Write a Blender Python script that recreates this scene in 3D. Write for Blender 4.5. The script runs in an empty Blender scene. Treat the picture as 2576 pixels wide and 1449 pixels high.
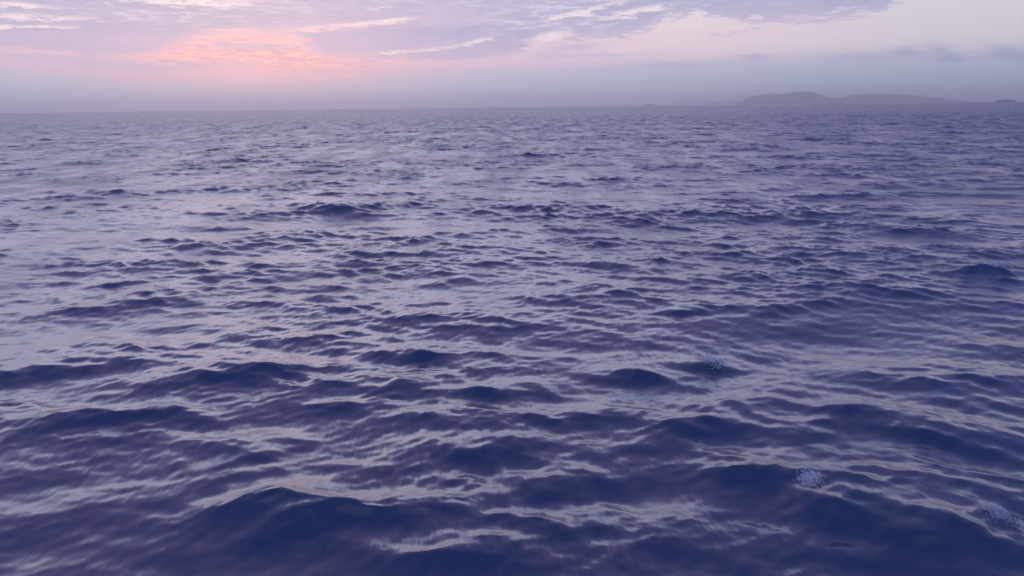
import bpy, bmesh, math, random
import numpy as np
from mathutils import Vector, Matrix

random.seed(7)
rng = np.random.default_rng(11)
scene = bpy.context.scene
C = scene.collection

# ------------------------------------------------------------------ camera
CAM_H = 4.5
PITCH = math.radians(14.85)
ROLL = math.radians(0.64)
cam_data = bpy.data.cameras.new('camera')
cam_data.lens = 24.0
cam_data.sensor_width = 36.0
cam_data.clip_start = 0.05
cam_data.clip_end = 200000.0
cam = bpy.data.objects.new('camera', cam_data)
C.objects.link(cam)
cam_rot = Matrix.Rotation(math.pi / 2 - PITCH, 4, 'X') @ Matrix.Rotation(-ROLL, 4, 'Z')
cam.matrix_world = Matrix.Translation((0, 0, CAM_H)) @ cam_rot
scene.camera = cam

def direction(X, Y):
    """unit direction of a point of the photograph (2576 x 1449 coordinates)"""
    f = 24.0 / 36.0 * 2576
    v = cam_rot.to_3x3() @ Vector(((X - 1288) / f, (724.5 - Y) / f, -1.0))
    return v.normalized()

def azel(X, Y):
    v = direction(X, Y)
    return math.degrees(math.atan2(v.x, v.y)), math.degrees(math.asin(v.z))

def ground(X, Y):
    v = direction(X, Y)
    t = CAM_H / -v.z
    return v.x * t, v.y * t

# ------------------------------------------------------------------ view
scene.view_settings.view_transform = 'Standard'
scene.view_settings.look = 'None'
scene.view_settings.exposure = 0.25
scene.view_settings.gamma = 1.0
scene.view_settings.use_curve_mapping = False
scene.cycles.use_denoising = True
scene.cycles.max_bounces = 5
scene.cycles.glossy_bounces = 3
scene.cycles.diffuse_bounces = 2
scene.cycles.volume_bounces = 4
scene.cycles.sample_clamp_indirect = 3.0

# ------------------------------------------------------------------ node expressions
class E:
    def __init__(self, nt, s): self.nt, self.s = nt, s
    def _m(self, op, *a, clamp=False):
        n = self.nt.nodes.new('ShaderNodeMath'); n.operation = op; n.use_clamp = clamp
        for i, v in enumerate((self,) + a):
            if isinstance(v, E): self.nt.links.new(v.s, n.inputs[i])
            else: n.inputs[i].default_value = float(v)
        return E(self.nt, n.outputs[0])
    def __add__(s, o): return s._m('ADD', o)
    __radd__ = __add__
    def __mul__(s, o): return s._m('MULTIPLY', o)
    __rmul__ = __mul__
    def __sub__(s, o): return s._m('SUBTRACT', o)
    def __rsub__(s, o): return s._m('MULTIPLY', -1.0)._m('ADD', o)
    def __truediv__(s, o): return s._m('DIVIDE', o)
    def max(s, o): return s._m('MAXIMUM', o)
    def min(s, o): return s._m('MINIMUM', o)
    def sat(s): return s._m('ADD', 0.0, clamp=True)
    def exp(s): return s._m('EXPONENT')
    def step(s, a, b):
        n = s.nt.nodes.new('ShaderNodeMapRange'); n.interpolation_type = 'SMOOTHSTEP'
        s.nt.links.new(s.s, n.inputs['Value'])
        n.inputs['From Min'].default_value = a; n.inputs['From Max'].default_value = b
        return E(s.nt, n.outputs['Result'])

def comb(nt, x, y, z=0.0):
    n = nt.nodes.new('ShaderNodeCombineXYZ')
    for i, v in enumerate((x, y, z)):
        if isinstance(v, E): nt.links.new(v.s, n.inputs[i])
        else: n.inputs[i].default_value = v
    return n.outputs[0]

def noise(nt, vec, scale=1.0, detail=3.0, rough=0.5, color=False, dist=0.0):
    n = nt.nodes.new('ShaderNodeTexNoise')
    nt.links.new(vec, n.inputs['Vector'])
    n.inputs['Scale'].default_value = scale
    n.inputs['Detail'].default_value = detail
    n.inputs['Roughness'].default_value = rough
    n.inputs['Distortion'].default_value = dist
    return n.outputs['Color'] if color else E(nt, n.outputs[0])

def lin(rgb):
    return tuple((c / 255 / 12.92) if c / 255 <= 0.04045 else ((c / 255 + 0.055) / 1.055) ** 2.4 for c in rgb)

def mix(nt, f, a, b):
    n = nt.nodes.new('ShaderNodeMix'); n.data_type = 'RGBA'; n.clamp_factor = True
    ins = [i for i in n.inputs if i.type == 'RGBA']
    nt.links.new(f.s, n.inputs[0])
    for i, v in zip(ins, (a, b)):
        if isinstance(v, tuple): i.default_value = (*v[:3], 1)
        else: nt.links.new(v, i)
    return [o for o in n.outputs if o.type == 'RGBA'][0]

def curve(nt, x, lo, hi, pts):
    """piecewise smooth function of x through pts"""
    xs = [p[0] for p in pts]; ys = [p[1] for p in pts]
    y0, y1 = min(ys), max(ys)
    n = nt.nodes.new('ShaderNodeFloatCurve')
    c = n.mapping.curves[0]
    P = [((a - lo) / (hi - lo), (b - y0) / (y1 - y0)) for a, b in pts]
    c.points[0].location = P[0]; c.points[1].location = P[-1]
    for p in P[1:-1]: c.points.new(*p)
    n.mapping.use_clip = False
    n.mapping.update()
    t = (x - lo) / (hi - lo)
    nt.links.new(t.sat().s, n.inputs['Value'])
    return E(nt, n.outputs[0]) * (y1 - y0) + y0

# ------------------------------------------------------------------ sky
SUN_AZ, SUN_EL = azel(640, 150)
world = bpy.data.worlds.new('World')
scene.world = world
world.use_nodes = True
nt = world.node_tree
nt.nodes.clear()
tc = nt.nodes.new('ShaderNodeTexCoord')
sep = nt.nodes.new('ShaderNodeSeparateXYZ')
nt.links.new(tc.outputs['Generated'], sep.inputs[0])
sx, sy, sz = (E(nt, sep.outputs[i]) for i in range(3))
az = sx._m('ARCTAN2', sy) * (180 / math.pi)
el = sz.min(0.9999).max(-0.9999)._m('ARCSINE') * (180 / math.pi)

big = noise(nt, comb(nt, az * 0.035, el * 0.16, 3.1), 1.0, 5, 0.55) - 0.5
mid = noise(nt, comb(nt, az * 0.11, el * 0.75, 7.7), 1.0, 5, 0.6) - 0.5
fine = noise(nt, comb(nt, az * 0.75 + mid * 1.4, el * 4.8 + mid * 2.0, 1.3), 1.0, 5, 0.62) - 0.5
hair = noise(nt, comb(nt, az * 1.7 + mid * 2, el * 13.0 + fine * 2.0 - az * 0.3, 5.3), 1.0, 4, 0.6) - 0.5
waz = az + mid * 2.4
wel = el + fine * 1.0 + mid * 0.7 + hair * 0.4
rel = el + fine * 2.6 + mid * 2.2 + hair * 1.2 + big * 0.6

def blob(X, Y, wx, wy, tilt=0.0, warp=1.0, power=1.0):
    """soft ellipse, position and half sizes as seen in the photograph"""
    a, e = azel(X, Y)
    dx = (waz if warp else az) - a; dy = (wel if warp else el) - e
    c, s = math.cos(math.radians(tilt)), math.sin(math.radians(tilt))
    u = (dx * c + dy * s) / (wx / 30.0); v = (dy * c - dx * s) / (wy / 30.0)
    return ((u * u + v * v) * -power).exp()

def edge(pts):
    P = [azel(*p) for p in pts]
    return P

# clear sky behind the clouds
hor_t = curve(nt, az, -60, 60, [(-60, 0.0), (-37, 0.02), (-20, 0.05), (0, 0.22), (20, 0.6), (37, 0.95), (60, 1.0)])
haze_c = mix(nt, hor_t, lin((180, 192, 206)), lin((164, 175, 196)))
low_c = mix(nt, hor_t, lin((204, 184, 204)), lin((190, 184, 202)))
high_c = mix(nt, hor_t, lin((238, 208, 212)), lin((206, 200, 206)))
pale_c = mix(nt, hor_t, lin((240, 232, 236)), lin((204, 204, 210)))
col = mix(nt, wel.step(1.9, 3.7), haze_c, low_c)
col = mix(nt, wel.step(2.7, 4.4), col, high_c)
col = mix(nt, wel.step(5.2, 8.0), col, pale_c)
# pink glow round the hidden sun
glow = blob(630, 148, 260, 58, 0, 1)
glow_w = blob(640, 150, 620, 56, 0, 1)
col = mix(nt, glow_w * 0.55, col, lin((232, 182, 202)))
col = mix(nt, glow * 0.9, col, lin((242, 156, 172)))
core = blob(620, 138, 170, 34, 0, 1)
col = mix(nt, core * (fine * 4.5 + 0.5).sat(), col, lin((252, 188, 172)))
flame = blob(640, 150, 230, 52, 0, 1) * (hair * 1.2 + fine * 0.8).step(0.03, 0.10)
col = mix(nt, flame, col, lin((255, 202, 182)))
flame2 = blob(640, 160, 330, 50, 0, 1) * (fine * -0.9 - hair * 0.6).step(0.0, 0.13)
col = mix(nt, flame2 * 0.95, col, lin((196, 160, 190)))
pillar = blob(640, 205, 60, 30, 0, 1) + blob(640, 190, 170, 18, 0, 1)
col = mix(nt, pillar * 0.6, col, lin((238, 182, 200)))

# the big lavender deck
low_edge = edge([(-900, 60), (-300, 110), (0, 126), (150, 134), (240, 147), (340, 142), (430, 112), (500, 92), (600, 84),
                 (710, 90), (790, 122), (890, 146), (1100, 158), (1290, 142), (1350, 112), (1480, 96), (1600, 84),
                 (1650, 62), (1720, 40), (1800, 46), (1950, 48), (2130, 38), (2240, 18), (2330, -30), (2576, -90)])
L = curve(nt, waz, low_edge[0][0], low_edge[-1][0], low_edge)
deck = (rel - L).step(-0.25, 0.35)
deck_c = mix(nt, (mid * 2.0 + fine * 1.2 + big * 1.6 + 0.45).sat(), lin((158, 160, 190)), lin((190, 176, 202)))
deck_c = mix(nt, glow_w * 0.4, deck_c, lin((212, 176, 204)))
col_b = mix(nt, deck, col, deck_c)
# rim of light on the deck's lower edge
rim = ((rel - L) * (rel - L) * -9.0).exp() * blob(800, 130, 900, 90, 0, 0) * (fine * 2.5 + 0.5).sat()
col_b = mix(nt, rim * 0.5, col_b, lin((246, 196, 202)))

# light slots in the deck
slots = blob(860, 66, 150, 7, 5, 1, 1.2) + blob(990, 50, 60, 5, 8, 1) + blob(1100, 120, 70, 6, 5, 1) * 0.7 + blob(985, 131, 60, 5, 1, 1) * 0.8
slots = slots + blob(1205, 101, 50, 5, 12, 1) * 0.8 + blob(60, 44, 130, 8, 2, 1) + blob(40, 68, 130, 4, 3, 1)
slots = slots + blob(480, 3, 170, 9, 2, 1) + blob(40, 14, 60, 8, 0, 1) + blob(960, 19, 50, 3, 0, 1) * 0.7
slots = slots + blob(1500, 20, 90, 6, 10, 1) + blob(1425, 41, 50, 5, 8, 1) + blob(1600, 30, 90, 9, 8, 1) + blob(1380, 92, 60, 12, 8, 1)
slots = slots.sat() * (fine * 4.0 + hair * 3.0 + 0.95).sat()
col_b = mix(nt, slots.step(0.15, 0.95) * 0.9, col_b, mix(nt, hor_t, lin((246, 226, 222)), lin((222, 214, 222))))
zone = blob(400, 22, 330, 34, 0, 0) * 0.9 + blob(1480, 25, 250, 42, 8, 0) * 1.3 + blob(1000, 5, 900, 10, 0, 0) * 0.3 + (el - 8.5).step(0.0, 3.0) * 0.8
wisps = zone.sat() * (hair * 0.6 + fine * 1.3 + mid * 0.7).step(0.04, 0.18)
col_b = mix(nt, wisps * 0.7, col_b, mix(nt, mid.step(-0.05, 0.1), lin((238, 220, 224)), lin((214, 212, 226))))
# pink streak above the glow, dark smudges inside it
col_b = mix(nt, blob(830, 70, 170, 9, 3, 1) * 0.6, col_b, lin((236, 188, 206)))
smudge = blob(640, 117, 90, 8, 0, 1) + blob(420, 165, 150, 8, 0, 1) * 0.8 + blob(330, 172, 120, 9, 0, 1) * 0.5 + blob(120, 146, 130, 6, -2, 1) + blob(1440, 119, 90, 9, 4, 1) + blob(1390, 141, 80, 7, 0, 1) * 0.8 + blob(1560, 134, 90, 4, 0, 1)
col_b = mix(nt, smudge.sat() * 0.85, col_b, lin((186, 176, 204)))
specks = blob(1850, 83, 26, 3, 9, 1) + blob(1910, 70, 14, 2.5, 5, 1) + blob(1810, 90, 20, 2, 0, 1)
col_b = mix(nt, specks.sat() * 0.6, col_b, lin((182, 172, 198)))
# soft grey veil over the low haze bank
bank = (3.0 - wel + mid * 2.4 + fine * 0.8).step(0.0, 2.9)
col_b = mix(nt, bank * 0.75, col_b, haze_c)

# small grey-blue puffs above the haze bank on the right
puff = blob(1908, 143, 34, 7, 0, 1) + blob(2290, 133, 36, 9, -8, 1) + blob(2375, 130, 34, 9, -25, 1) + blob(2430, 144, 60, 6, 0, 1) * 0.6 + blob(2545, 134, 40, 10, -18, 1) + blob(2160, 144, 80, 9, 0, 1) * 0.7 + blob(1700, 166, 120, 8, 0, 1) * 0.45 + blob(2650, 130, 70, 12, 0, 1) * 0.7
puff = puff.sat() * (fine * 2.0 + mid + 0.95).sat()
col_b = mix(nt, puff * 0.75, col_b, lin((142, 150, 184)))
# higher up (outside the frame) an added bright band sunward, then the dusk sky deepens to blue, more so away from the sun
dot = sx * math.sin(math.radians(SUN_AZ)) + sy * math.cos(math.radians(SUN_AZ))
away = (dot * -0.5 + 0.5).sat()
up_0 = mix(nt, away.step(0.02, 0.24), (0.80, 0.85, 1.12), (0.19, 0.22, 0.46))  # unseen band, made brighter sunward and darker opposite to set the water's reflections
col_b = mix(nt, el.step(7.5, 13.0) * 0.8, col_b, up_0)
up_a = mix(nt, away.step(0.0, 0.45), lin((118, 108, 160)), lin((80, 90, 146)))
up_b = mix(nt, away.step(0.0, 0.6), lin((84, 94, 152)), lin((66, 82, 140)))
col_b = mix(nt, (el + away * 34.0).step(13.0, 31.0), col_b, up_a)
col_b = mix(nt, (el + away * 14.0).step(32.0, 80.0), col_b, up_b)
# behind the camera: plain dusk blue-grey down to the horizon
back = (sy * -1.0 + 0.05).step(0.0, 0.7)
col_b = mix(nt, back * 0.8, col_b, lin((110, 118, 170)))

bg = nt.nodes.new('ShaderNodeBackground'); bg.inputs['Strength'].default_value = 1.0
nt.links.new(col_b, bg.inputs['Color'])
sky = nt.nodes.new('ShaderNodeTexSky'); sky.sky_type = 'NISHITA'; sky.sun_disc = False
sky.sun_elevation = math.radians(SUN_EL); sky.sun_rotation = math.radians(SUN_AZ)
sky.dust_density = 2.0
bg2 = nt.nodes.new('ShaderNodeBackground'); bg2.inputs['Strength'].default_value = 0.004
nt.links.new(sky.outputs[0], bg2.inputs['Color'])
add = nt.nodes.new('ShaderNodeAddShader')
nt.links.new(bg.outputs[0], add.inputs[0]); nt.links.new(bg2.outputs[0], add.inputs[1])
out = nt.nodes.new('ShaderNodeOutputWorld')
nt.links.new(add.outputs[0], out.inputs['Surface'])
world.cycles.sampling_method = 'MANUAL'
world.cycles.sample_map_resolution = 512

# ------------------------------------------------------------------ sun, low behind thin cloud
sun_data = bpy.data.lights.new('sun', 'SUN')
sun_data.energy = 0.02
sun_data.angle = math.radians(30)
sun_data.color = (1.0, 0.62, 0.52)
sun = bpy.data.objects.new('sun', sun_data)
C.objects.link(sun)
sd = Vector((math.sin(math.radians(SUN_AZ)) * math.cos(math.radians(SUN_EL)),
             math.cos(math.radians(SUN_AZ)) * math.cos(math.radians(SUN_EL)), math.sin(math.radians(SUN_EL))))
sun.rotation_euler = sd.to_track_quat('Z', 'Y').to_euler()

# ------------------------------------------------------------------ materials
def principled(name, color, rough=0.6, ior=1.45):
    m = bpy.data.materials.new(name); m.use_nodes = True
    b = m.node_tree.nodes['Principled BSDF']
    b.inputs['Base Color'].default_value = (*color, 1)
    b.inputs['Roughness'].default_value = rough
    b.inputs['IOR'].default_value = ior
    return m, m.node_tree, b

RIPPLE = 0.06
def water_material():
    m, t, b = principled('sea_water', (0.017, 0.048, 0.118), 0.04, 2.0)
    g = t.nodes.new('ShaderNodeNewGeometry')
    s = t.nodes.new('ShaderNodeSeparateXYZ'); t.links.new(g.outputs['Position'], s.inputs[0])
    x, y, z = (E(t, s.outputs[i]) for i in range(3))
    at = t.nodes.new('ShaderNodeAttribute'); at.attribute_name = 'lost_slope'
    paws = noise(t, comb(t, x * 0.42, y * 0.075, 6.0), 1.0, 4, 0.6).step(0.40, 0.60)
    lost = E(t, at.outputs['Fac']) * (paws * 0.8 + 0.55)
    a = noise(t, comb(t, x * 9.0 + y * 0.6, y * 4.0, z * 2.0), 1.0, 3, 0.6, color=True)
    k = noise(t, comb(t, x * 26.0 + y * 1.5, y * 1.8, 2.0), 1.0, 2, 0.55, color=True)
    c = noise(t, comb(t, x * 1.6, y * 1.3, 4.0), 1.0, 3, 0.6, color=True)
    patch = noise(t, comb(t, x * 0.22, y * 0.10, 9.0), 1.0, 3, 0.55).step(0.33, 0.68)
    def vm(op, *v):
        n = t.nodes.new('ShaderNodeVectorMath'); n.operation = op
        for i, q in enumerate(v):
            if isinstance(q, tuple): n.inputs[i].default_value = q
            elif isinstance(q, E): t.links.new(q.s, n.inputs['Scale'] if op == 'SCALE' else n.inputs[i])
            else: t.links.new(q, n.inputs[i])
        return n.outputs[0]
    va = vm('MULTIPLY', vm('SUBTRACT', a, (.5, .5, .5)), (1.0, 0.8, 0.0))
    vk = vm('MULTIPLY', vm('SUBTRACT', k, (.5, .5, .5)), (1.0, 0.6, 0.0))
    vk = vm('SCALE', vk, (patch * 0.7 + 0.5) * 0.17)
    va = vm('ADD', vm('SCALE', va, (patch * 0.9 + 0.25) * RIPPLE * 4), vk)
    vc = vm('MULTIPLY', vm('SUBTRACT', c, (.5, .5, .5)), (1.0, 1.0, 0.0))
    vc = vm('SCALE', vc, lost * 1.6)
    nrm = vm('NORMALIZE', vm('ADD', vm('ADD', g.outputs['Normal'], va), vc))
    t.links.new(nrm, b.inputs['Normal'])
    ro = (lost * 0.68 + 0.042)._m('SQRT')
    t.links.new(ro.s, b.inputs['Roughness'])
    b.inputs['Coat Weight'].default_value = 1.0
    b.inputs['Coat IOR'].default_value = 1.55
    b.inputs['Specular Tint'].default_value = (0.86, 0.92, 1.0, 1)
    t.links.new(ro.s, b.inputs['Coat Roughness'])
    t.links.new(nrm, b.inputs['Coat Normal'])
    return m

# ------------------------------------------------------------------ the sea surface
WIND2 = math.radians(286)
WIND = math.radians(246)      # heading of the waves (from +X, counter-clockwise): towards the camera, a little leftwards
BANDS = [  # longest, shortest wavelength, rms slope
    (12.0, 6.0, 0.026), (6.0, 3.0, 0.046), (3.0, 1.5, 0.068), (1.5, 0.75, 0.092),
    (0.75, 0.36, 0.122), (0.36, 0.16, 0.112), (0.16, 0.07, 0.058)]
NB = 256

def make_band(lmax, lmin, slope, seed, spread):
    r = np.random.default_rng(seed)
    size = lmax * 11.3
    k1 = 2 * np.pi * np.fft.fftfreq(NB, size / NB)
    kx, ky = np.meshgrid(k1, k1, indexing='xy')
    k = np.hypot(kx, ky); k[0, 0] = 1
    lam = 2 * np.pi / k
    amp = np.where((lam < lmax) & (lam >= lmin), k ** -1.75, 0.0)
    d = (kx * math.cos(WIND) + ky * math.sin(WIND)) / k
    d2 = (kx * math.cos(WIND2) + ky * math.sin(WIND2)) / k
    amp *= np.maximum(d, 0) ** spread + 0.75 * np.maximum(d2, 0) ** spread + 0.05
    h = amp * (r.normal(size=k.shape) + 1j * r.normal(size=k.shape))
    f = lambda a: np.real(np.fft.ifft2(a))
    H = f(h)
    SX, SY = f(1j * kx * h), f(1j * ky * h)
    sc = slope / math.sqrt((SX ** 2).mean() + (SY ** 2).mean())
    DX, DY = f(1j * kx / k * h), f(1j * ky / k * h)
    return size, np.stack([H, DX, DY], -1).astype(np.float32) * sc

def sample(F, size, x, y, rot):
    c, s = math.cos(rot), math.sin(rot)
    u = (x * c + y * s) / size * NB; v = (-x * s + y * c) / size * NB
    iu = np.floor(u); iv = np.floor(v)
    fu = (u - iu)[..., None]; fv = (v - iv)[..., None]
    fu = fu * fu * (3 - 2 * fu) * 0.35 + fu * 0.65
    fv = fv * fv * (3 - 2 * fv) * 0.35 + fv * 0.65
    iu = iu.astype(np.int64) % NB; iv = iv.astype(np.int64) % NB
    iu1 = (iu + 1) % NB; iv1 = (iv + 1) % NB
    o = (F[iv, iu] * (1 - fu) + F[iv, iu1] * fu) * (1 - fv) + (F[iv1, iu] * (1 - fu) + F[iv1, iu1] * fu) * fv
    hx, hy = o[..., 1] * c - o[..., 2] * s, o[..., 1] * s + o[..., 2] * c
    return o[..., 0], hx, hy

# single waves one can pick out in the photograph: crest point, crest half length and width in metres, height, tilt of the crest line, bow
PACKETS = [
    (1790, 1075, 1.25, 0.55, 0.22, -12, 0.10), (2110, 1300, 1.6, 0.50, 0.23, -42, 0.05),
    (2170, 1055, 1.1, 0.42, 0.16, -30, 0.05), (1790, 925, 0.55, 0.30, 0.16, -5, 0.35),
    (2470, 690, 1.3, 0.50, 0.26, -3, 0.10), (620, 945, 1.3, 0.50, 0.16, 24, 0.05),
    (330, 765, 1.5, 0.55, 0.22, 28, 0.05), (980, 975, 0.9, 0.40, 0.14, 16, 0.05),
    (1190, 985, 1.1, 0.42, 0.13, -4, 0.05), (920, 525, 3.0, 1.1, 0.17, 22, 0.04),
    (1620, 675, 1.5, 0.55, 0.18, -12, 0.10), (1210, 1140, 1.0, 0.45, 0.15, 12, 0.05),
    (60, 945, 1.8, 0.55, 0.17, 16, 0.05), (1600, 955, 0.8, 0.30, 0.13, -5, 0.3),
    (1052, 908, 0.40, 0.22, 0.12, 20, 0.2), (1605, 948, 0.40, 0.20, 0.12, -15, 0.4), (1735, 792, 0.5, 0.26, 0.13, 5, 0.2),
    (300, 715, 0.8, 0.35, 0.16, 25, 0.1), (300, 1060, 1.0, 0.36, 0.14, 22, 0.0), (640, 1150, 0.7, 0.28, 0.13, 30, 0.1),
    (2400, 1120, 1.0, 0.35, 0.14, -30, 0.0), (1420, 1230, 0.8, 0.34, 0.14, 12, 0.1), (840, 720, 0.9, 0.4, 0.13, 12, 0.1),
    (720, 1330, 0.9, 0.4, 0.13, 25, 0.0), (1150, 1390, 0.8, 0.4, 0.13, 10, 0.0), (2320, 1330, 0.9, 0.35, 0.13, -38, 0.0),
]

def packets(x, y):
    z = np.zeros_like(x)
    for X, Y, lt, w, a, tilt, bow in PACKETS:
        cx, cy = ground(X, Y)
        tl = math.radians(tilt)
        tx, ty = math.cos(tl), math.sin(tl)          # along the crest
        nx, ny = ty, -tx                             # forward, towards the camera
        t = (x - cx) * tx + (y - cy) * ty
        s = (x - cx) * nx + (y - cy) * ny + bow * t * t
        g = np.where(s > 0, np.exp(-(s / (w * 0.62)) ** 2), np.exp(-(np.abs(s) / (w * 2.6)) ** 1.5))
        z += 0.75 * a * g * np.exp(-(t / lt) ** 2)
    return z

def build_sea():
    r = [0.8]
    while r[-1] < 3.6: r.append(r[-1] * 1.03)
    while r[-1] < 60: r.append(r[-1] * 1.0042)
    while r[-1] < 330: r.append(r[-1] + 0.25 + (r[-1] - 60) * 0.0017)
    while r[-1] < 3000: r.append(r[-1] + 0.72 + (r[-1] - 330) * 0.016)
    while r[-1] < 65000: r.append(r[-1] * 1.06)
    r = np.array(r)
    half = math.radians(45)
    dense = np.linspace(-half, half, 900)
    rest = np.linspace(half, 2 * math.pi - half, 66)[1:-1]
    th = np.concatenate([dense, rest])
    nr, ntc = len(r), len(th)
    R, T = np.meshgrid(r, th, indexing='ij')
    dr = np.gradient(r)[:, None] * np.ones_like(T)
    x = R * np.sin(T); y = R * np.cos(T)
    arc = R * (2 * half / 899)
    coarse = np.where(np.arange(ntc) >= len(dense), R * rest_step(rest), arc)
    space = np.maximum(dr * 0.62, coarse)
    z = np.zeros_like(x); ox = np.zeros_like(x); oy = np.zeros_like(x)
    lost = np.zeros_like(x)
    near = R < 90
    z[near] += packets(x[near], y[near])
    gsize, G = make_band(26.0, 7.0, 1.0, 99, 0.0)
    gust, _, _ = sample(G, gsize, x, y * 0.6, 0.6)
    gust = np.clip(gust / G[..., 0].std() * 0.2, -0.35, 0.5)
    gust = np.where(R > 600, 0, gust)
    for i, (lmax, lmin, sl) in enumerate(BANDS):
        spread = [10, 8, 7, 6, 5, 3, 2.0][i]
        size, F = make_band(lmax, lmin, sl, 40 + i, spread)
        rot = [0.0, 0.21, -0.17, 0.33, -0.4, 0.55, -0.7][i]
        w = np.clip((lmin * 1.25 / space - 1.0) / 1.4, 0, 1); w = w * w * (3 - 2 * w)
        row = w.max(axis=1) > 0
        h, dx, dy = sample(F, size, x[row], y[row], rot)
        env = 1.0
        if i >= 2:
            lf = z[row] / 0.09
            env = np.clip(0.82 + 0.42 * lf + gust[row], 0.32 + 0.08 * (i - 2), 1.5)
        ww = w[row] * env
        if i >= 3:      # smoother, sheltered water close to the boat
            q = np.clip((R[row] - 6.0) / 16.0, 0, 1); q = q * q * (3 - 2 * q)
            ww = ww * (q + (1 - q) * [0.85, 0.62, 0.48, 0.48][i - 3])
        ch = [0.9, 0.95, 0.9, 0.8, 0.65, 0.55, 0.5][i]
        z[row] += h * ww; ox[row] += dx * ww * ch; oy[row] += dy * ww * ch
        lost += (1 - w) * sl * sl
    lost = np.sqrt(lost)
    x = x + ox; y = y + oy
    co = np.stack([x, y, z], -1).reshape(-1, 3).astype(np.float32)
    i = np.arange(nr - 1)[:, None] * ntc; j = np.arange(ntc)[None, :]; j1 = (j + 1) % ntc
    quads = np.stack([i + j, i + ntc + j, i + ntc + j1, i + j1], -1).reshape(-1, 4)[:, ::-1]
    # close the small hole under the camera
    centre = len(co)
    co = np.vstack([co, [[0, 0, 0]]]).astype(np.float32)
    k = np.arange(ntc); tris = np.stack([np.full(ntc, centre), (k + 1) % ntc, k], -1)[:, ::1]
    me = bpy.data.meshes.new('sea')
    me.vertices.add(len(co)); me.vertices.foreach_set('co', co.ravel())
    nl = quads.size + tris.size
    me.loops.add(nl)
    me.loops.foreach_set('vertex_index', np.concatenate([quads.ravel(), tris.ravel()]).astype(np.int32))
    npoly = len(quads) + len(tris)
    me.polygons.add(npoly)
    st = np.concatenate([np.arange(len(quads)) * 4, quads.size + np.arange(len(tris)) * 3]).astype(np.int32)
    me.polygons.foreach_set('loop_start', st)
    me.update(calc_edges=True)
    me.shade_smooth()
    at = me.attributes.new('lost_slope', 'FLOAT', 'POINT')
    at.data.foreach_set('value', np.append(lost.ravel(), 0).astype(np.float32))
    me.materials.append(water_material())
    ob = bpy.data.objects.new('sea', me)
    ob['kind'] = 'structure'
    C.objects.link(ob)
    return co

def rest_step(rest):
    return abs(rest[1] - rest[0])

sea_co = build_sea()

# ------------------------------------------------------------------ hills beyond the sea
def fbm1(x, seed, octs=5):
    r = np.random.default_rng(seed); v = np.zeros_like(x); a = 1.0; f = 1.0
    for o in range(octs):
        p = r.uniform(0, 6.28, 4); q = r.uniform(0.7, 1.4, 4)
        for n in range(4): v += a * 0.25 * np.sin(x * f * q[n] + p[n])
        a *= 0.5; f *= 2.03
    return v

hill_mat, ht, hb = principled('hill_forest', (0.035, 0.05, 0.035), 0.95)
hg = ht.nodes.new('ShaderNodeNewGeometry')
hs = ht.nodes.new('ShaderNodeSeparateXYZ'); ht.links.new(hg.outputs['Position'], hs.inputs[0])
hn = noise(ht, comb(ht, *(E(ht, hs.outputs[i]) * 0.004 for i in range(3))), 1.0, 6, 0.6)
ht.links.new(mix(ht, hn.step(0.35, 0.65), (0.04, 0.06, 0.06), (0.10, 0.12, 0.13)), hb.inputs['Base Color'])

def hill(name, profile, dist, label, depth_ratio=0.35, seed=1):
    """an island ridge whose skyline, seen from the boat, follows profile (photo coordinates)"""
    a = []
    for X, Y in profile:
        v = direction(X, Y)
        a.append((math.atan2(v.x, v.y), max(0.0, math.tan(math.asin(v.z)) * dist)))
    azs = np.array([p[0] for p in a]); hs_ = np.array([p[1] for p in a])
    n = 160; m = 25
    u = np.linspace(azs[0], azs[-1], n)
    top = np.interp(u, azs, hs_)
    ker = np.hanning(9); ker /= ker.sum()
    top = np.convolve(np.pad(top, 4, mode='edge'), ker, mode='valid')
    width = dist * (azs[-1] - azs[0])
    verts = []
    for j in range(m):
        s = j / (m - 1) * 2 - 1
        prof = math.cos(s * math.pi / 2) ** 1.3 if abs(s) < 1 else 0
        for i in range(n):
            e = math.sin(math.pi * i / (n - 1)) ** 0.5
            d = dist + s * width * depth_ratio * 0.5 * (0.25 + 0.75 * e)
            z = top[i] * prof
            z += (fbm1(np.array([u[i] * 90 + s * 3.0]), seed + j // 6, 4)[0]) * 0.05 * top[i] * (1 - abs(s)) * 1.0
            if s == -1 or s == 1 or i in (0, n - 1): z = -3
            verts.append((math.sin(u[i]) * d, math.cos(u[i]) * d, z - 1.5))
    faces = [(j * n + i, j * n + i + 1, (j + 1) * n + i + 1, (j + 1) * n + i) for j in range(m - 1) for i in range(n - 1)]
    me = bpy.data.meshes.new(name); me.from_pydata(verts, [], faces); me.update(); me.shade_smooth()
    me.materials.append(hill_mat)
    o = bpy.data.objects.new(name, me); C.objects.link(o)
    o['kind'] = 'structure'; o['label'] = label
    return o

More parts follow.
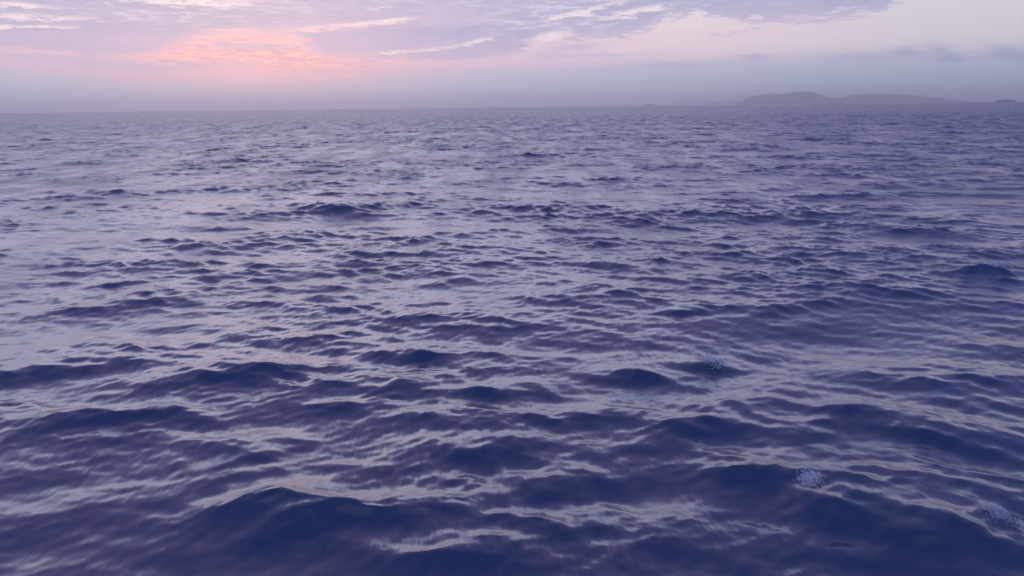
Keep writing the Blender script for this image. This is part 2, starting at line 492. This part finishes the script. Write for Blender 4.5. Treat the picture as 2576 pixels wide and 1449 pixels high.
hill('hill', [(1850, 259), (1868, 254), (1880, 247), (1895, 242), (1920, 237), (1945, 235), (1970, 236), (1990, 232), (2012, 229.5),
              (2030, 230), (2050, 234), (2072, 240), (2092, 245), (2105, 248), (2130, 253), (2150, 257)], 20000,
     'hazy blue double-humped hill on the horizon, the taller one', seed=3)
hill('hill', [(2080, 257), (2100, 248), (2120, 243.5), (2150, 238.5), (2200, 236), (2215, 235.5), (2250, 236.5), (2290, 238), (2330, 243), (2365, 245.5),
              (2390, 248.5), (2425, 251.5), (2450, 255)], 22000,
     'hazy blue long low hill sloping down towards the ship', seed=9)
hill('hill', [(1765, 261), (1800, 255.5), (1830, 254), (1860, 253), (1880, 256), (1900, 259)], 27000,
     'faint low ridge just left of the double-humped hill', seed=14)
hill('hill', [(1670, 263), (1690, 258.5), (1710, 253.5), (1740, 251), (1770, 251.5), (1800, 255), (1830, 262)], 36000,
     'faintest far ridge, leftmost of the hills on the horizon', seed=21)

# ------------------------------------------------------------------ ships
def mesh_obj(name, verts, faces, mat, parent=None):
    me = bpy.data.meshes.new(name); me.from_pydata(verts, [], faces); me.update()
    me.materials.append(mat)
    o = bpy.data.objects.new(name, me); C.objects.link(o)
    if parent: o.parent = parent
    return o

def box(x0, x1, y0, y1, z0, z1, top_in=0.0):
    t = top_in
    v = [(x0, y0, z0), (x1, y0, z0), (x1, y1, z0), (x0, y1, z0), (x0 + t, y0 + t, z1), (x1 - t, y0 + t, z1), (x1 - t, y1 - t, z1), (x0 + t, y1 - t, z1)]
    f = [(3, 2, 1, 0), (4, 5, 6, 7), (0, 1, 5, 4), (1, 2, 6, 5), (2, 3, 7, 6), (3, 0, 4, 7)]
    return v, f

def join(*parts):
    V, F = [], []
    for v, f in parts:
        n = len(V); V += v; F += [tuple(i + n for i in q) for q in f]
    return V, F

def paint(name, c, rough=0.6, wear=0.25):
    m, t, b = principled(name, c, rough)
    g = t.nodes.new('ShaderNodeTexCoord')
    n = noise(t, g.outputs['Object'], 0.35, 4, 0.6)
    t.links.new(mix(t, n.step(0.35, 0.75) * wear, c, tuple(q * 0.5 + 0.02 for q in c)), b.inputs['Base Color'])
    return m

hull_m = paint('hull_paint', (0.05, 0.065, 0.10))
house_m = paint('deckhouse_paint', (0.22, 0.24, 0.28))
dark_m = paint('funnel_paint', (0.06, 0.06, 0.08))
glass_m, _, _ = principled('dark_window_glass', (0.02, 0.025, 0.03), 0.1)

def hull_mesh(L, B, D):
    """bow at +x; flared sides, raked stem, counter stern"""
    ns = 26; ring = [(-1, 1.0), (-0.96, 0.55), (-0.86, 0.12), (-0.5, -0.12), (0.5, -0.12), (0.86, 0.12), (0.96, 0.55), (1, 1.0)]
    V = []
    for i in range(ns):
        t = i / (ns - 1); x0 = (t - 0.5) * L
        taper = min(1.0, (0.62 + 0.38 * min(1, t / 0.12))) * (1 if t < 0.78 else max(0.03, math.cos((t - 0.78) / 0.22 * math.pi / 2)) ** 0.6)
        sheer = 0.06 * D + (max(0, t - 0.8) / 0.2) ** 2 * 0.16 * D + (0.05 * D if t < 0.1 else 0)
        for (a, b) in ring:
            zz = b * D + (sheer if b == 1.0 else 0)
            rake = (t > 0.8) * (t - 0.8) / 0.2 * (b - 0.5) * D * 0.85 - (t < 0.1) * (0.1 - t) / 0.1 * max(0, b - 0.1) * D * 0.3
            V.append((x0 + rake, a * B / 2 * taper, zz))
    m = len(ring)
    F = [(i * m + j, (i + 1) * m + j, (i + 1) * m + j + 1, i * m + j + 1) for i in range(ns - 1) for j in range(m - 1)]
    F += [((i + 1) * m, i * m, i * m + m - 1, (i + 1) * m + m - 1) for i in range(ns - 1)]
    F += [tuple(range(m)), tuple((ns - 1) * m + j for j in reversed(range(m)))]
    return V, F

def ship(X0, X1, Yw, dist, label, detail=True):
    a, b = direction(X0, Yw), direction(X1, Yw)
    a0, a1 = math.atan2(a.x, a.y), math.atan2(b.x, b.y)
    ac = (a0 + a1) / 2
    Lm = 2 * dist * math.tan((a1 - a0) / 2)
    e = bpy.data.objects.new('ship', None); C.objects.link(e)
    e.location = (math.sin(ac) * dist, math.cos(ac) * dist, 0)
    e.rotation_euler = (0, 0, -ac)
    e['label'] = label; e['category'] = 'ship'
    L, B = Lm, Lm * 0.14
    D = Lm * 0.085
    mesh_obj('hull', *hull_mesh(L, B, D), hull_m, e)
    d0 = D * 1.08
    # deck cargo housing, bridge tower, funnel, masts
    h = mesh_obj('deckhouse', *join(box(-0.12 * L, 0.20 * L, -B * .42, B * .42, d0, d0 + 0.035 * L, 0.6),
                                    box(-0.09 * L, 0.12 * L, -B * .38, B * .38, d0 + 0.035 * L, d0 + 0.055 * L, 0.5)), house_m, e)
    w = B * 0.42
    for k in range(12 if detail else 0):
        x = (-0.10 + 0.026 * k) * L
        mesh_obj('window', *box(x, x + 0.011 * L, -w - .25, -w + .9, d0 + 0.014 * L, d0 + 0.021 * L), glass_m, h)
    br = mesh_obj('bridge', *join(box(-0.13 * L, -0.05 * L, -B * .46, B * .46, d0 + 0.055 * L, d0 + 0.078 * L, 0.4)), house_m, e)
    if detail:
        mesh_obj('window', *box(-0.125 * L, -0.055 * L, -B * .47, -B * .44, d0 + 0.062 * L, d0 + 0.070 * L), glass_m, br)
    mesh_obj('funnel', *join(box(0.095 * L, 0.135 * L, -B * .13, B * .13, d0 + 0.03 * L, d0 + 0.082 * L, 0.8)), dark_m, e)
    for mx, mh in ((-0.095, 0.105), (-0.30, 0.045), (0.33, 0.05)):
        mesh_obj('mast', *join(box(mx * L - .7, mx * L + .7, -.7, .7, d0 - 1, d0 + mh * L, 0.25),
                               box(mx * L - 3, mx * L + 3, -.4, .4, d0 + mh * L * 0.8, d0 + mh * L * 0.84)), dark_m, e)
    if detail:
        for k in range(3):
            x = (-0.42 + 0.085 * k) * L
            mesh_obj('hatch_cover', *box(x, x + 0.07 * L, -B * .36, B * .36, d0 - 0.5, d0 + 0.012 * L, 0.4), dark_m, e)
    return e

ship(2506, 2554, 252, 8500, 'grey-blue cargo ship in haze at the far right end of the horizon')
ship(1621, 1648, 260, 15000, 'tiny faint ship silhouette on the horizon left of the hills', detail=False)

# ------------------------------------------------------------------ breaking foam
foam_mat, ft, fb = principled('sea_foam', (0.9, 0.91, 0.95), 0.5)

def foam(X, Y, spread_x, spread_y, n, size, label, tilt=0.0, seed=0):
    """a torn patch of foam flecks and drops lying on the water near one crest"""
    r = np.random.default_rng(seed)
    cx, cy = ground(X, Y)
    sel = sea_co[(abs(sea_co[:, 0] - cx) < spread_x * 3 + .4) & (abs(sea_co[:, 1] - cy) < spread_y * 3 + .4)]
    V, F = [], []
    c, s = math.cos(math.radians(tilt)), math.sin(math.radians(tilt))
    for i in range(n):
        a, b = r.normal(0, 1), r.normal(0, 1)
        a *= spread_x; b = -abs(b) * spread_y if r.random() < .7 else b * spread_y * .4
        px, py = cx + a * c - b * s, cy + a * s + b * c
        q = sel[np.argmin((sel[:, 0] - px) ** 2 + (sel[:, 1] - py) ** 2)]
        q = np.array([px, py, q[2] + 0.004])
        fall = math.exp(-((a / spread_x) ** 2 + (b / spread_y) ** 2) * 0.3)
        rad = size * (0.25 + r.random() ** 2 * 1.0) * (0.35 + 0.65 * fall)
        el_ = 1.0 + r.random() * 3.5
        lift = r.random() ** 4 * 0.04 + rad * 0.1
        k = len(V)
        m = 7
        ang0 = r.uniform(0, 6.28)
        for ringz, rr in ((0.0, 1.0), (0.5, 0.75)):
            for j in range(m):
                t = 2 * math.pi * j / m + ang0
                w = rad * rr * (0.7 + 0.5 * r.random())
                V.append((q[0] + w * math.cos(t) * .8, q[1] + w * math.sin(t) * el_, q[2] + lift + ringz * rad * 0.5))
        V.append((q[0], q[1], q[2] + lift + rad * 0.36))
        V.append((q[0], q[1], q[2] + lift - rad * 0.2))
        for j in range(m):
            j1 = (j + 1) % m
            F += [(k + j, k + j1, k + m + j1, k + m + j), (k + m + j, k + m + j1, k + 2 * m), (k + j1, k + j, k + 2 * m + 1)]
    o = mesh_obj('foam_patch', V, F, foam_mat)
    o.data.shade_smooth()
    o['label'] = label; o['category'] = 'foam'; o['kind'] = 'stuff'
    return o

foam(1785, 903, 0.10, 0.26, 1500, 0.024, 'pale foam breaking on a small crest right of the middle of the sea', seed=1)
foam(2035, 1240, 0.06, 0.12, 1500, 0.014, 'white foam fleck on the dark foreground wave', -28, seed=2)
foam(2495, 1318, 0.07, 0.10, 1200, 0.011, 'pale foam fleck near the right edge of the foreground water', -30, seed=3)
foam(2568, 1352, 0.04, 0.12, 800, 0.010, 'foam fleck cut off by the right edge of the photo', -30, seed=4)
foam(2500, 676, 0.22, 0.20, 800, 0.032, 'tiny white tip on the peaked wave farther out on the right', 0, seed=5)

# ------------------------------------------------------------------ haze
hv, hf = box(-70000, 70000, -70000, 70000, -4, 420)
haze_mat = bpy.data.materials.new('haze_air'); haze_mat.use_nodes = True
t = haze_mat.node_tree; t.nodes.clear()
ov = t.nodes.new('ShaderNodeOutputMaterial'); pv = t.nodes.new('ShaderNodeVolumePrincipled')
pv.inputs['Color'].default_value = (0.945, 0.965, 1.0, 1)
pv.inputs['Density'].default_value = 0.00009
pv.inputs['Anisotropy'].default_value = 0.9
t.links.new(pv.outputs[0], ov.inputs['Volume'])
hz = mesh_obj('haze', hv, hf, haze_mat)
hz['kind'] = 'stuff'
